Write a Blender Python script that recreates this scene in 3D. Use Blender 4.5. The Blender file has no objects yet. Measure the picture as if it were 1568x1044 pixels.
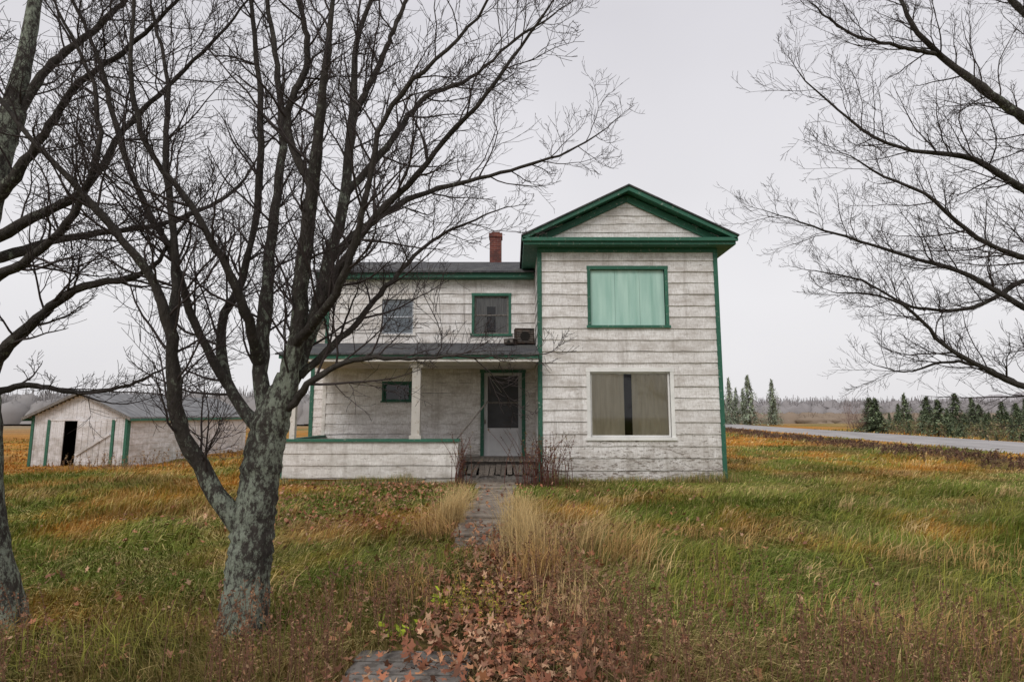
import bpy, math, random
import numpy as np
from mathutils import Vector
random.seed(7); np.random.seed(7)
scene=bpy.context.scene
COL=bpy.context.collection

# ------------------------------------------------------------------ helpers
def empty(name):
    e=bpy.data.objects.new(name,None); COL.objects.link(e); return e

class MB:
    def __init__(s): s.v=[];s.f=[];s.m=[];s.r=[]
    def quad(s,a,b,c,d,mi=0,r=None):
        n=len(s.v); s.v+=[a,b,c,d]; s.f.append((n,n+1,n+2,n+3)); s.m.append(mi); s.r.append(random.random() if r is None else r)
    def poly(s,pts,mi=0,r=None):
        n=len(s.v); s.v+=list(pts); s.f.append(tuple(range(n,n+len(pts)))); s.m.append(mi); s.r.append(random.random() if r is None else r)
    def hexa(s,p,mi=0,r=None):
        r=random.random() if r is None else r
        n=len(s.v); s.v+=[tuple(q) for q in p]
        for f in ((0,3,2,1),(4,5,6,7),(0,1,5,4),(1,2,6,5),(2,3,7,6),(3,0,4,7)):
            s.f.append(tuple(n+i for i in f)); s.m.append(mi); s.r.append(r)
    def box(s,x0,x1,y0,y1,z0,z1,mi=0,r=None):
        s.hexa([(x0,y0,z0),(x1,y0,z0),(x1,y1,z0),(x0,y1,z0),(x0,y0,z1),(x1,y0,z1),(x1,y1,z1),(x0,y1,z1)],mi,r)
    def beam(s,a,b,w,h,mi=0,r=None,up=(0,0,1)):
        a=Vector(a);b=Vector(b);t=(b-a).normalized();u=Vector(up)
        sd=t.cross(u).normalized()*w/2; uu=sd.cross(t).normalized()*h/2
        s.hexa([a-sd-uu,a+sd-uu,a+sd+uu,a-sd+uu,b-sd-uu,b+sd-uu,b+sd+uu,b-sd+uu],mi,r)
    def build(s,name,mats,parent=None,bevel=0):
        me=bpy.data.meshes.new(name); me.from_pydata(s.v,[],s.f)
        for m in mats: me.materials.append(m)
        me.polygons.foreach_set('material_index',s.m)
        at=me.attributes.new('rnd','FLOAT','FACE'); at.data.foreach_set('value',s.r)
        o=bpy.data.objects.new(name,me); COL.objects.link(o)
        if parent: o.parent=parent
        if bevel:
            b=o.modifiers.new('bev','BEVEL'); b.width=bevel; b.segments=1; b.limit_method='ANGLE'
        return o

class NT:
    def __init__(s,name,rough=.8,spec=.2):
        s.mat=bpy.data.materials.new(name); s.mat.use_nodes=True
        s.t=s.mat.node_tree; s.n=s.t.nodes; s.b=s.n['Principled BSDF']
        s.b.inputs['Roughness'].default_value=rough
        s.b.inputs['Specular IOR Level'].default_value=spec
    def new(s,t,**k):
        n=s.n.new(t)
        for a,b in k.items(): setattr(n,a,b)
        return n
    def link(s,a,b): s.t.links.new(a,b)
    def coord(s,scale=(1,1,1),rot=(0,0,0)):
        tc=s.new('ShaderNodeTexCoord'); mp=s.new('ShaderNodeMapping'); mp.inputs['Scale'].default_value=scale; mp.inputs['Rotation'].default_value=rot
        s.link(tc.outputs['Object'],mp.inputs['Vector']); return mp.outputs[0]
    def noise(s,scale,detail=3,mscale=(1,1,1),rough=.55):
        n=s.new('ShaderNodeTexNoise'); n.inputs['Scale'].default_value=scale; n.inputs['Detail'].default_value=detail; n.inputs['Roughness'].default_value=rough
        s.link(s.coord(mscale),n.inputs['Vector']); return n.outputs['Fac']
    def ramp(s,fac,a,b,va=0.,vb=1.):
        r=s.new('ShaderNodeMapRange'); r.inputs['From Min'].default_value=a; r.inputs['From Max'].default_value=b
        r.inputs['To Min'].default_value=va; r.inputs['To Max'].default_value=vb
        s.link(fac,r.inputs['Value']); return r.outputs[0]
    def mix(s,fac,a,b,mode='MIX'):
        m=s.new('ShaderNodeMix',data_type='RGBA',blend_type=mode)
        for sock,v in ((m.inputs[0],fac),(m.inputs[6],a),(m.inputs[7],b)):
            if isinstance(v,(int,float)): sock.default_value=v
            elif isinstance(v,tuple): sock.default_value=(*v,1)[:4]
            else: s.link(v,sock)
        return m.outputs[2]
    def math(s,op,a,b):
        m=s.new('ShaderNodeMath',operation=op)
        for sock,v in ((m.inputs[0],a),(m.inputs[1],b)):
            if isinstance(v,(int,float)): sock.default_value=v
            else: s.link(v,sock)
        return m.outputs[0]
    def attr(s,name):
        a=s.new('ShaderNodeAttribute'); a.attribute_name=name; return a
    def z(s):
        tc=s.new('ShaderNodeTexCoord'); sp=s.new('ShaderNodeSeparateXYZ'); s.link(tc.outputs['Object'],sp.inputs[0]); return sp.outputs[2]
    def color(s,c):
        if isinstance(c,tuple): s.b.inputs['Base Color'].default_value=(*c,1)
        else: s.link(c,s.b.inputs['Base Color'])
        return s
    def bump(s,h,strength=.3,dist=.01):
        b=s.new('ShaderNodeBump'); b.inputs['Strength'].default_value=strength; b.inputs['Distance'].default_value=dist
        s.link(h,b.inputs['Height']); s.link(b.outputs[0],s.b.inputs['Normal']); return s

# ------------------------------------------------------------------ materials
def siding_mat(name,base,peel_lo=.635,peelc=(.22,.18,.15),dirt=(.42,.375,.33),low=.14,wear=1.0):
    m=NT(name,.75,.25)
    r=m.attr('rnd').outputs['Fac']
    c=m.mix(r,tuple(x*.93 for x in base),tuple(min(.9,x*1.03) for x in base))
    g=m.noise(1.0,4,(34,34,9),.68)                        # cracked paint grain
    c=m.mix(m.ramp(g,.44,.68,0,.5*wear),c,dirt)
    d=m.noise(1.6,6,(.8,.8,2.0),.72)                      # broad grime along the boards
    c=m.mix(m.ramp(d,.44,.64,0,.65*wear),c,dirt)
    h=m.noise(1.0,5,(2.2,2.2,16),.65)                     # horizontal wear lines
    c=m.mix(m.ramp(h,.52,.70,0,.5*wear),c,(.33,.28,.235))
    st=m.noise(1.0,4,(6,6,.4),.6)                         # run-down streaks
    c=m.mix(m.ramp(st,.54,.72,0,.42*wear),c,(.30,.255,.215))
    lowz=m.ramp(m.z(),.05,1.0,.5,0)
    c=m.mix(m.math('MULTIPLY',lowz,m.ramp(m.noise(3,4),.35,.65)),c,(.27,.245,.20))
    p=m.noise(9,6,(.8,.8,2.6),.74)
    zz=m.ramp(m.z(),.0,1.6,low,0)
    pk=m.ramp(m.math('ADD',p,zz),peel_lo,peel_lo+.035,0,.85)
    c=m.mix(pk,c,peelc)
    m.color(c); m.bump(m.math('SUBTRACT',g,m.math('MULTIPLY',pk,.5)),.6,.012)
    return m.mat
M_side=siding_mat('weathered_white_siding',(.88,.85,.83))
M_side2=siding_mat('weathered_white_boards',(.84,.81,.77),.65,(.30,.25,.20),low=.07,wear=.9)
M_barn=siding_mat('barn_white_boards',(.82,.81,.83),.62,(.30,.27,.25),low=.0,wear=.9)
def trim_mat(name,base,chip,lo=.64):
    m=NT(name,.6,.3)
    r=m.attr('rnd').outputs['Fac']
    c=m.mix(r,tuple(x*.8 for x in base),tuple(x*1.15 for x in base))
    c=m.mix(m.ramp(m.noise(2.5,4),.4,.7,0,.4),c,tuple(x*.55+.01 for x in base))
    c=m.mix(m.ramp(m.noise(14,6,(1,1,1),.7),lo,lo+.05,0,.8),c,chip)
    m.color(c); m.bump(m.noise(30,3),.2,.004); return m.mat
M_green=trim_mat('weathered_green_trim',(.038,.145,.095),(.32,.35,.30),.60)
M_white=trim_mat('white_window_trim',(.85,.84,.81),(.4,.36,.32),.68)
M_door=trim_mat('grey_door_paint',(.58,.58,.59),(.35,.32,.31),.66)
M_post=trim_mat('weathered_post_paint',(.70,.66,.60),(.36,.30,.23),.58)
M_grey=trim_mat('grey_weathered_wood',(.22,.20,.18),(.10,.085,.07),.5)
M_deck=trim_mat('deck_boards',(.20,.17,.145),(.09,.075,.065),.5)
def roof_mat():
    m=NT('asphalt_shingles',.9,.1)
    b=m.new('ShaderNodeTexBrick'); b.inputs['Scale'].default_value=4; b.inputs['Mortar Size'].default_value=.015
    b.inputs['Color1'].default_value=(.06,.06,.065,1); b.inputs['Color2'].default_value=(.12,.12,.125,1); b.inputs['Mortar'].default_value=(.02,.02,.02,1)
    m.link(m.coord((1,1.1,1)),b.inputs['Vector'])
    c=m.mix(m.ramp(m.noise(1.5,5),.5,.7,0,.5),b.outputs['Color'],(.17,.17,.15))
    m.color(c); m.bump(m.noise(60,2),.5,.01); return m.mat
M_roof=roof_mat()
def brick_mat():
    m=NT('chimney_brick',.9,.1)
    b=m.new('ShaderNodeTexBrick'); b.inputs['Scale'].default_value=6; b.inputs['Mortar Size'].default_value=.02; b.inputs['Row Height'].default_value=.42; b.inputs['Brick Width'].default_value=1.2
    b.inputs['Color1'].default_value=(.22,.075,.055,1); b.inputs['Color2'].default_value=(.14,.045,.04,1); b.inputs['Mortar'].default_value=(.26,.21,.18,1)
    m.link(m.coord((1,1,1),(math.pi/2,0,0)),b.inputs['Vector'])
    m.color(m.mix(m.ramp(m.noise(5,4),.42,.62,0,.7),b.outputs['Color'],(.06,.04,.04))); return m.mat
M_brick=brick_mat()
def simple(name,c1,c2,scale=3,rough=.85,spec=.2,ms=(1,1,1),lo=.35,hi=.65,bump=0):
    m=NT(name,rough,spec); n=m.noise(scale,4,ms)
    m.color(m.mix(m.ramp(n,lo,hi),c1,c2))
    if bump: m.bump(n,bump,.02)
    return m.mat
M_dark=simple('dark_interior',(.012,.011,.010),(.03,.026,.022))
M_curt=simple('beige_curtain',(.66,.58,.44),(.82,.74,.59),2,ms=(6,6,.5))
M_sheer=simple('grey_sheer_curtain',(.22,.21,.20),(.42,.40,.38),2,ms=(8,8,.5))
M_blind=simple('blue_grey_blind',(.50,.56,.63),(.66,.70,.76),2)
M_sash=simple('grey_blue_sash',(.40,.43,.47),(.50,.52,.55),3)
M_mint=simple('mint_board',(.36,.58,.50),(.50,.72,.63),1.2,.6,.3,ms=(5,5,.6))
M_conc=simple('old_concrete',(.15,.12,.095),(.32,.27,.22),6,bump=.5)
M_screen=simple('insect_screen',(.03,.03,.033),(.055,.055,.06),3,.5,.4)
M_appl=simple('rusty_dark_metal',(.025,.022,.02),(.09,.06,.045),9)
def glass():
    mat=bpy.data.materials.new('window_glass'); mat.use_nodes=True; t=mat.node_tree; t.nodes.clear()
    o=t.nodes.new('ShaderNodeOutputMaterial'); mx=t.nodes.new('ShaderNodeMixShader'); tr=t.nodes.new('ShaderNodeBsdfTransparent'); gl=t.nodes.new('ShaderNodeBsdfGlossy'); fr=t.nodes.new('ShaderNodeFresnel')
    gl.inputs['Roughness'].default_value=.03; fr.inputs[0].default_value=1.6; tr.inputs[0].default_value=(.9,.92,.92,1)
    t.links.new(fr.outputs[0],mx.inputs[0]);t.links.new(tr.outputs[0],mx.inputs[1]);t.links.new(gl.outputs[0],mx.inputs[2]);t.links.new(mx.outputs[0],o.inputs[0]); return mat
M_glass=glass()
def colattr(name,rough=.85,spec=.15,var=None):
    m=NT(name,rough,spec); c=m.attr('col').outputs['Color']
    if var: c=m.mix(1.0,c,m.mix(m.ramp(m.noise(var,4,(1,1,1),.7),.3,.7),(.5,.5,.5),(1.35,1.3,1.2)),'MULTIPLY')
    m.color(c); return m
M_blade=colattr('grass_blades').mat
gm=colattr('meadow_ground',.95,.05,9); gm.bump(gm.noise(14,4,(1,1,1),.7),.8,.05); M_ground=gm.mat
M_leaf=colattr('fallen_leaf_material',.7,.25).mat
M_weed=colattr('dry_weed_material',.85,.1).mat
def bark():
    m=NT('lichen_bark',.9,.15)
    a=m.attr('rnd').outputs['Fac']   # limb thickness: thick wood carries more lichen
    base=m.mix(m.noise(24,4,(1,1,.35)),(.026,.022,.020),(.105,.092,.080))
    n=m.noise(17,8,(1.4,1.4,.7),.80)
    big=m.noise(3.2,3,(1,1,.7))
    f=m.math('ADD',m.math('ADD',n,m.ramp(a,0,1,-.22,-.01)),m.ramp(big,.3,.7,-.06,.06))
    l=m.ramp(f,.46,.55,0,.92)
    lc=m.mix(m.noise(40,4),(.17,.195,.15),(.42,.46,.37))
    c=m.mix(l,base,lc)
    c=m.mix(m.ramp(m.noise(2.2,5),.56,.66,0,.7),c,(.04,.036,.032))
    m.color(c); m.bump(m.noise(34,5,(1,1,.3),.7),1.0,.04); return m.mat
M_bark=bark()
mt=NT('twig_bark',.8,.2); mt.color((.055,.043,.041)); M_twig=mt.mat

# ------------------------------------------------------------------ numpy noise + terrain
def vn(x,y,s,seed=0):
    x=np.asarray(x,float)/s; y=np.asarray(y,float)/s
    i=np.floor(x); j=np.floor(y); fx=x-i; fy=y-j; fx=fx*fx*(3-2*fx); fy=fy*fy*(3-2*fy)
    def h(a,b):
        q=np.sin(a*127.1+b*311.7+seed*74.7)*43758.5453; return q-np.floor(q)
    return (h(i,j)*(1-fx)+h(i+1,j)*fx)*(1-fy)+(h(i,j+1)*(1-fx)+h(i+1,j+1)*fx)*fy
def fbm(x,y,s,seed=0): return (vn(x,y,s,seed)*.5+vn(x,y,s/2.1,seed+1)*.27+vn(x,y,s/4.3,seed+2)*.15+vn(x,y,s/9,seed+3)*.08)
def ss(a,b,x):
    t=np.clip((np.asarray(x,float)-a)/(b-a),0,1); return t*t*(3-2*t)
def roadc(y): return 22.3+.157*(y-26)+.6*np.sin(y*.06)
def H(x,y):
    y=np.asarray(y,float)
    h=-.85*ss(-7,-17,x)*ss(13,26,y)
    amp=.05+.08*ss(20,50,y)
    flat=1-ss(11,13,y)*(1-ss(22,26,y))*ss(-9,-6,x)*(1-ss(6,9,x))
    road=ss(3.4,7,np.abs(x-roadc(y)))
    h=h+(vn(x,y,1.7,5)-.5)*amp*2*flat*road+(vn(x,y,.5,9)-.5)*.05*flat*road
    along=ss(8,14,y)*(1-ss(85,110,y))
    h=h+.14*(1-ss(3.4,5.2,np.abs(x-roadc(y))))*along                      # road embankment
    h=h+np.exp(-((x-roadc(y)+6.0)/.75)**2)*(.02+.22*vn(x,y,2.2,15))*along   # low dirt bank
    return h
def gcol(x,y):
    n=fbm(x,y,4.5,11); n2=fbm(x,y,1.2,21); n3=fbm(x,y,9,31)
    green=np.array([.115,.155,.030]); green2=np.array([.22,.235,.045]); orange=np.array([.50,.225,.04]); tan=np.array([.46,.33,.14]); brown=np.array([.19,.11,.055])
    x=np.asarray(x,float);y=np.asarray(y,float)
    gz=ss(1.2,2.5,x)*(1-ss(9,13,y))      # greener right-hand lawn
    w_or=ss(.48,.68,n*.6+n2*.4+.16*ss(-2.5,-5,x)*ss(6,9,y)+.09*ss(5,9,x)*ss(10,14,y)+.09*ss(20,30,y)-.05-.04*gz)
    w_tan=ss(.50,.70,n2*.6+n3*.4+.05*ss(8,4,y)-.09*gz)*.65
    c=green[None]*(1-n3[:,None])+green2[None]*n3[:,None]
    c=c*(1-w_or[:,None])+orange[None]*w_or[:,None]
    c=c*(1-w_tan[:,None])+tan[None]*w_tan[:,None]
    wb=ss(.5,.7,fbm(x,y,2.0,41)+.14*ss(5.0,3.2,y))*.5
    c=c*(1-wb[:,None])+brown[None]*wb[:,None]
    wp=np.exp(-((x-.0)/.8)**2)*ss(9,6.5,y)*.8
    c=c*(1-wp[:,None])+np.array([.15,.085,.055])[None]*wp[:,None]
    wk=np.exp(-((x-roadc(y)+5.8)/1.1)**2)*ss(8,14,y)*(1-ss(85,110,y))*.85
    c=c*(1-wk[:,None])+np.array([.15,.09,.065])[None]*wk[:,None]
    return c

def mesh_np(name,V,F,mats,col=None,parent=None,smooth=False,rnd=None):
    me=bpy.data.meshes.new(name); V=np.asarray(V,np.float32); F=np.asarray(F,np.int32)
    k=F.shape[1]
    me.vertices.add(len(V)); me.vertices.foreach_set('co',V.ravel())
    me.loops.add(F.size); me.loops.foreach_set('vertex_index',F.ravel())
    me.polygons.add(len(F)); me.polygons.foreach_set('loop_start',np.arange(len(F),dtype=np.int32)*k)
    if smooth: me.polygons.foreach_set('use_smooth',np.ones(len(F),bool))
    for m in mats: me.materials.append(m)
    if col is not None:
        a=me.attributes.new('col','FLOAT_COLOR','POINT'); c=np.ones((len(V),4),np.float32); c[:,:3]=col; a.data.foreach_set('color',c.ravel())
    if rnd is not None:
        a=me.attributes.new('rnd','FLOAT','POINT'); a.data.foreach_set('value',np.asarray(rnd,np.float32))
    me.update(calc_edges=True)
    o=bpy.data.objects.new(name,me); COL.objects.link(o)
    if parent: o.parent=parent
    return o

ax=np.concatenate([-np.geomspace(900,31,26),np.arange(-30,34.1,.25),np.geomspace(35,900,26)])
ay=np.concatenate([-np.geomspace(300,6,12),np.arange(-5,60,.25),np.geomspace(60.5,1200,40)])
X,Y=np.meshgrid(ax,ay); x=X.ravel(); y=Y.ravel()
nx=len(ax); idx=np.arange(nx*len(ay)).reshape(len(ay),nx)
F=np.stack([idx[:-1,:-1].ravel(),idx[:-1,1:].ravel(),idx[1:,1:].ravel(),idx[1:,:-1].ravel()],1)
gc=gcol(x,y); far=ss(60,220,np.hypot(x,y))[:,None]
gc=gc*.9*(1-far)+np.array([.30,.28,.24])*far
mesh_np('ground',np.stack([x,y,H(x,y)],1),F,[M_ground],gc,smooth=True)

# ------------------------------------------------------------------ siding generator
def siding(mb,org,u,n,wf,z0,z1,ex,holes=(),plen=2.4,lip=.02,mi=0):
    org=Vector(org);u=Vector(u);n=Vector(n)
    za=z0;row=0
    while za<z1-.01:
        zb=min(za+ex,z1); zm=(za+zb)/2
        cuts=[];c=random.uniform(.2,plen)
        xl,xr=wf(zm); c+=xl
        while c<xr: cuts.append(c); c+=random.uniform(plen*.7,plen*1.2)
        zs=sorted({za,zb}|{h for hh in holes for h in (hh[2],hh[3]) if za<h<zb})
        jit=[(random.uniform(-.006,.006),random.random(),random.uniform(-.003,.005)) for _ in range(len(cuts)+2)]
        for a,b in zip(zs[:-1],zs[1:]):
            m=(a+b)/2; iv=[(wf(m)[0],wf(m)[1])]
            for hh in holes:
                if hh[2]<m<hh[3]:
                    nv=[]
                    for p,q in iv:
                        if hh[1]<=p or hh[0]>=q: nv.append((p,q));continue
                        if hh[0]>p: nv.append((p,hh[0]))
                        if hh[1]<q: nv.append((hh[1],q))
                    iv=nv
            for p,q in iv:
                pts=[p]+[c for c in cuts if p<c<q]+[q]
                for s0,s1 in zip(pts[:-1],pts[1:]):
                    k=sum(1 for c in cuts if c<=(s0+s1)/2); dz,r,dn=jit[k]
                    g=.001
                    oa=lip*(1-(a-za)/ex)+.002+dn; ob=lip*(1-(b-za)/ex)+.002+dn
                    ns_=max(1,int((s1-s0)/.22)) if a==za else 1
                    zw=[(dz+random.uniform(-.006,.006)*(2.2 if row==0 and z0<.2 else 1)) if a==za else 0 for _ in range(ns_+1)]
                    for ii in range(ns_):
                        u0=s0+g+(s1-s0-2*g)*ii/ns_; u1=s0+g+(s1-s0-2*g)*(ii+1)/ns_
                        A=org+u*u0+n*oa;B=org+u*u1+n*oa;C=org+u*u1+n*ob;D=org+u*u0+n*ob
                        A.z+=a+zw[ii];B.z+=a+zw[ii+1];C.z+=b;D.z+=b
                        mb.quad(tuple(A),tuple(B),tuple(C),tuple(D),mi,r)
                        if a==za:
                            A2=A-n*(oa-.001);B2=B-n*(oa-.001)
                            mb.quad(tuple(A2),tuple(B2),tuple(B),tuple(A),mi,r*.3)
        za=zb;row+=1

# ------------------------------------------------------------------ house
house=empty('farmhouse')
const=lambda a,b:(lambda z:(a,b))
TX0,TX1,TY0,TY1=.68,5.18,14.1,21.5
WY=16.4; WX0=-5.4
w_up=(1.98,3.86,3.82,5.26); w_lo=(1.93,3.91,1.06,2.66)
mb=MB()
siding(mb,(0,TY0,0),(1,0,0),(0,-1,0),const(TX0,TX1),-.02,5.8,.29,[w_up,w_lo],4.2,.028)
siding(mb,(TX0,0,0),(0,1,0),(-1,0,0),const(TY0,TY1),-.05,5.8,.29,[],4)
siding(mb,(TX1,0,0),(0,1,0),(1,0,0),const(TY0,TY1),-.05,5.8,.29,[],4)
siding(mb,(0,TY1,0),(1,0,0),(0,1,0),const(TX0,TX1),-.05,7.0,.29,[],4)
cx=2.93; tz0=5.98; pk=7.08
tri=lambda z:(TX0-.35+(z-tz0)/(pk-tz0)*(cx-TX0+.35),TX1+.35-(z-tz0)/(pk-tz0)*(TX1+.35-cx))
siding(mb,(0,14.02,0),(1,0,0),(0,-1,0),tri,tz0,pk,.22,[],5.0)
mb.build('tower_siding',[M_side],house)
d1=(-.80,.28,.45,2.80); wA=(-1.10,-.10,3.93,5.06); wB=(-3.80,-2.88,3.93,4.96); wC=(-3.68,-2.93,2.0,2.5)
mb=MB()
siding(mb,(0,WY,0),(1,0,0),(0,-1,0),const(WX0,TX0),-.1,5.62,.29,[d1,wA,wB,wC],4.2,.028)
siding(mb,(WX0,0,0),(0,1,0),(-1,0,0),const(WY,22.5),-.4,5.62,.29,[],4)
siding(mb,(0,22.5,0),(1,0,0),(0,1,0),const(WX0,TX0),-.4,5.62,.29,[],4)
g=lambda z:(WY+(z-5.62)/1.2*3.05,22.5-(z-5.62)/1.2*3.05)
siding(mb,(WX0,0,0),(0,1,0),(-1,0,0),g,5.62,6.75,.29,[],4)
siding(mb,(0,18.4,0),(1,0,0),(0,-1,0),const(-6.45,WX0),-.5,4.7,.29,[],4)
siding(mb,(-6.45,0,0),(0,1,0),(-1,0,0),const(18.4,22.5),-.5,4.7,.29,[],4)
mb.build('wing_siding',[M_side],house)
mb=MB()
def holed(mbb,x0,x1,z0,z1,y0,y1,holes,mi=0):
    xs=sorted({x0,x1}|{h[0] for h in holes}|{h[1] for h in holes}); zs=sorted({z0,z1}|{h[2] for h in holes}|{h[3] for h in holes})
    for a,b in zip(xs[:-1],xs[1:]):
        for c,d in zip(zs[:-1],zs[1:]):
            mx,mz=(a+b)/2,(c+d)/2
            if any(h[0]<mx<h[1] and h[2]<mz<h[3] for h in holes): continue
            mbb.box(a,b,y0,y1,c,d,mi)
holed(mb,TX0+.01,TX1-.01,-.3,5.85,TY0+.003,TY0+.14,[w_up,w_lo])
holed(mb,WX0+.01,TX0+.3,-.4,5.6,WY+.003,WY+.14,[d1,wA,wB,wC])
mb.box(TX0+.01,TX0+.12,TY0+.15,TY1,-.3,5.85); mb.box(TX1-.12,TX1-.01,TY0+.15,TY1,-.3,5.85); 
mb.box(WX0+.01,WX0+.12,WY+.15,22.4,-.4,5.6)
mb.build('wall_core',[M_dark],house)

def window(name,h,y,frame,fw,mode,sash=M_white,proud=.035,bars=True):
    x0,x1,z0,z1=h; e=MB()
    e.box(x0-fw,x0,y-proud,y+.12,z0,z1,0); e.box(x1,x1+fw,y-proud,y+.12,z0,z1,0)
    e.box(x0-fw-.01,x1+fw+.01,y-proud-.004,y+.12,z1,z1+fw*1.1,0)
    e.box(x0-fw-.03,x1+fw+.03,y-proud-.035,y+.12,z0-fw*.8,z0,0)
    if mode=='mint':
        n=3; w=(x1-x0)/n
        for i in range(n):
            e.box(x0+i*w+.003,x0+(i+1)*w-.003,y+.045+.004*i,y+.07,z0,z1,1)
        for fx in (.28,.52,.62,.83): e.box(x0+(x1-x0)*fx-.008,x0+(x1-x0)*fx+.008,y+.036,y+.0445,z0,z1,1,.1)
        e.build(name,[frame,M_mint],house); return
    s=.045
    e.box(x0,x0+s,y+.04,y+.08,z0,z1,1); e.box(x1-s,x1,y+.04,y+.08,z0,z1,1)
    e.box(x0+s,x1-s,y+.04,y+.08,z0,z0+s,1); e.box(x0+s,x1-s,y+.04,y+.08,z1-s,z1,1)
    if bars: zc=(z0+z1)/2; e.box(x0+s,x1-s,y+.035,y+.075,zc-.02,zc+.02,1)
    e.quad((x0+s,y+.062,z0+s),(x1-s,y+.062,z0+s),(x1-s,y+.062,z1-s),(x0+s,y+.062,z1-s),2)
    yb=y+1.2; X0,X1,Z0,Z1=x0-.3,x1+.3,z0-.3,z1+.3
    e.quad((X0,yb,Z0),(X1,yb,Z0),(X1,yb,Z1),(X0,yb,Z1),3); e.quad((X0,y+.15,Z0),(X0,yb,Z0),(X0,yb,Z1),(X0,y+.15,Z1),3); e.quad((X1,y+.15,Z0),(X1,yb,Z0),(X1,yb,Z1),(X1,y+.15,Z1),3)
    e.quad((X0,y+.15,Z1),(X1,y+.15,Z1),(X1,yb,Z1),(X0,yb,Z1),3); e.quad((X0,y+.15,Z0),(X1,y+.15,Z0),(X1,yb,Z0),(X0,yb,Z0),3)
    def curtain(a,b,za,zb,mi,amp=.02,fr=9):
        n=int((b-a)*60)+4; pts=[]
        for i in range(n+1):
            xx=a+(b-a)*i/n; pts.append((xx,y+.10+amp*math.sin(xx*fr*6.28+math.sin(xx*7))))
        for p,q in zip(pts[:-1],pts[1:]): e.quad((p[0],p[1],za),(q[0],q[1],za),(q[0],q[1],zb),(p[0],p[1],zb),mi,.5)
    if mode=='curtains':
        w=x1-x0; curtain(x0,x0+w*.43,z0,z1,4,.012,6); curtain(x0+w*.53,x1,z0,z1,4,.012,6)
    if mode=='sheer':
        w=x1-x0; curtain(x0,x0+w*.36,z0+.05,z1,4,.016,9); curtain(x0+w*.62,x1,z0+.02,z1,4,.016,9); curtain(x0,x1,z1-.3,z1,4,.012,9)
    if mode=='blind':
        zz=z0+.05
        while zz<z1: e.box(x0+s,x1-s,y+.085,y+.10,zz,zz+.052,4); zz+=.06
    e.build(name,[frame,sash,M_glass,M_dark,{'curtains':M_curt,'sheer':M_sheer,'blind':M_blind}.get(mode,M_dark)],house)
window('upper_boarded_window',w_up,TY0,M_green,.08,'mint')
window('picture_window',w_lo,TY0,M_white,.09,'curtains',bars=False)
window('upper_wing_window',wA,WY,M_green,.075,'sheer',sash=M_grey)
window('blind_window',wB,WY,M_side2,.06,'blind',sash=M_sash)
window('porch_window',wC,WY,M_green,.05,'none',sash=M_green,bars=False)

mb=MB()
for (a,b) in ((TX0-.035,TX0+.07),(TX1-.07,TX1+.035)):
    mb.box(a,b,TY0-.045,TY0+.1,-.02,5.70)
mb.box(TX0-.036,TX0+.0,TY0+.1,TY0+.2,-.02,5.8)
mb.box(TX1,TX1+.036,TY0+.1,TY0+.2,-.02,5.8)
ex0,ex1=.27,5.59; AP=7.20
mb.box(ex0+.02,ex1-.02,13.72,TY0+.02,5.80,5.95)
mb.box(ex0-.02,ex1+.02,13.66,13.72,5.88,5.97)
mb.box(TX0-.03,TX1+.03,TY0-.07,TY0-.002,5.70,5.80)
mb.box(ex0+.02,TX0-.003,TY0+.02,TY1+.2,5.80,5.93); mb.box(TX1+.003,ex1-.02,TY0+.02,TY1+.2,5.80,5.93)
for sgn in (-1,1):
    xe=cx+sgn*(ex1-cx)
    a=Vector((xe,13.69,5.93));b=Vector((cx,13.69,AP))
    def rake(y0,y1,t0,t1):
        p=[(a.x,y0,a.z+t0),(a.x,y1,a.z+t0),(a.x,y1,a.z+t1),(a.x,y0,a.z+t1),(b.x,y0,b.z+t0),(b.x,y1,b.z+t0),(b.x,y1,b.z+t1),(b.x,y0,b.z+t1)]
        mb.hexa(p,0)
    rake(13.66,13.70,-.02,.10); rake(13.705,14.0,.01,.05)
    a=Vector((cx+sgn*(ex1-cx-.40),0,5.955));b=Vector((cx,0,AP-.16))
    rake(13.95,13.985,-.05,.14)
mb.box(WX0-.3,TX0-.04,16.08,16.13,5.54,5.70)
mb.box(WX0-.28,TX0-.04,16.13,16.4,5.54,5.57)
mb.box(WX0-.03,WX0+.07,WY-.035,WY+.1,2.9,5.5)
mb.box(-6.5,-6.38,18.36,18.5,-.5,4.7)
mb.box(-6.75,WX0-.03,18.1,18.16,4.62,4.76)
mb.box(-6.75,-6.69,18.1,22.8,4.62,4.75)
mb.build('green_trim',[M_green],house,.004)
mb=MB()
mb.box(WX0-.03,WX0+.07,WY-.035,WY+.1,-.1,2.88)
mb.build('porch_corner_board',[M_side2],house)

mb=MB()
def slab(p,t=.05,mi=0):
    lo=[(q[0],q[1],q[2]-t) for q in p]; mb.hexa(lo+list(p),mi)
slab([(ex0-.04,13.62,6.03),(cx,13.62,AP+.14),(cx,TY1+.3,AP+.14),(ex0-.04,TY1+.3,6.03)],.035)
slab([(cx,13.62,AP+.14),(ex1+.04,13.62,6.03),(ex1+.04,TY1+.3,6.03),(cx,TY1+.3,AP+.14)],.035)
slab([(WX0-.35,16.0,5.72),(TX0-.01,16.0,5.72),(TX0-.01,19.45,6.92),(WX0-.35,19.45,6.92)],.05)
slab([(WX0-.35,19.45,6.92),(TX0-.01,19.45,6.92),(TX0-.01,22.9,5.72),(WX0-.35,22.9,5.72)],.05)
slab([(-6.8,18.0,4.8),(WX0-.01,18.0,5.1),(WX0-.01,22.9,5.1),(-6.8,22.9,4.8)],.05)
slab([(-5.62,13.42,3.06),(TX0-.04,13.42,3.06),(TX0-.04,16.38,3.66),(-5.62,16.38,3.66)],.045)
mb.build('roof',[M_roof],house)
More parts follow.
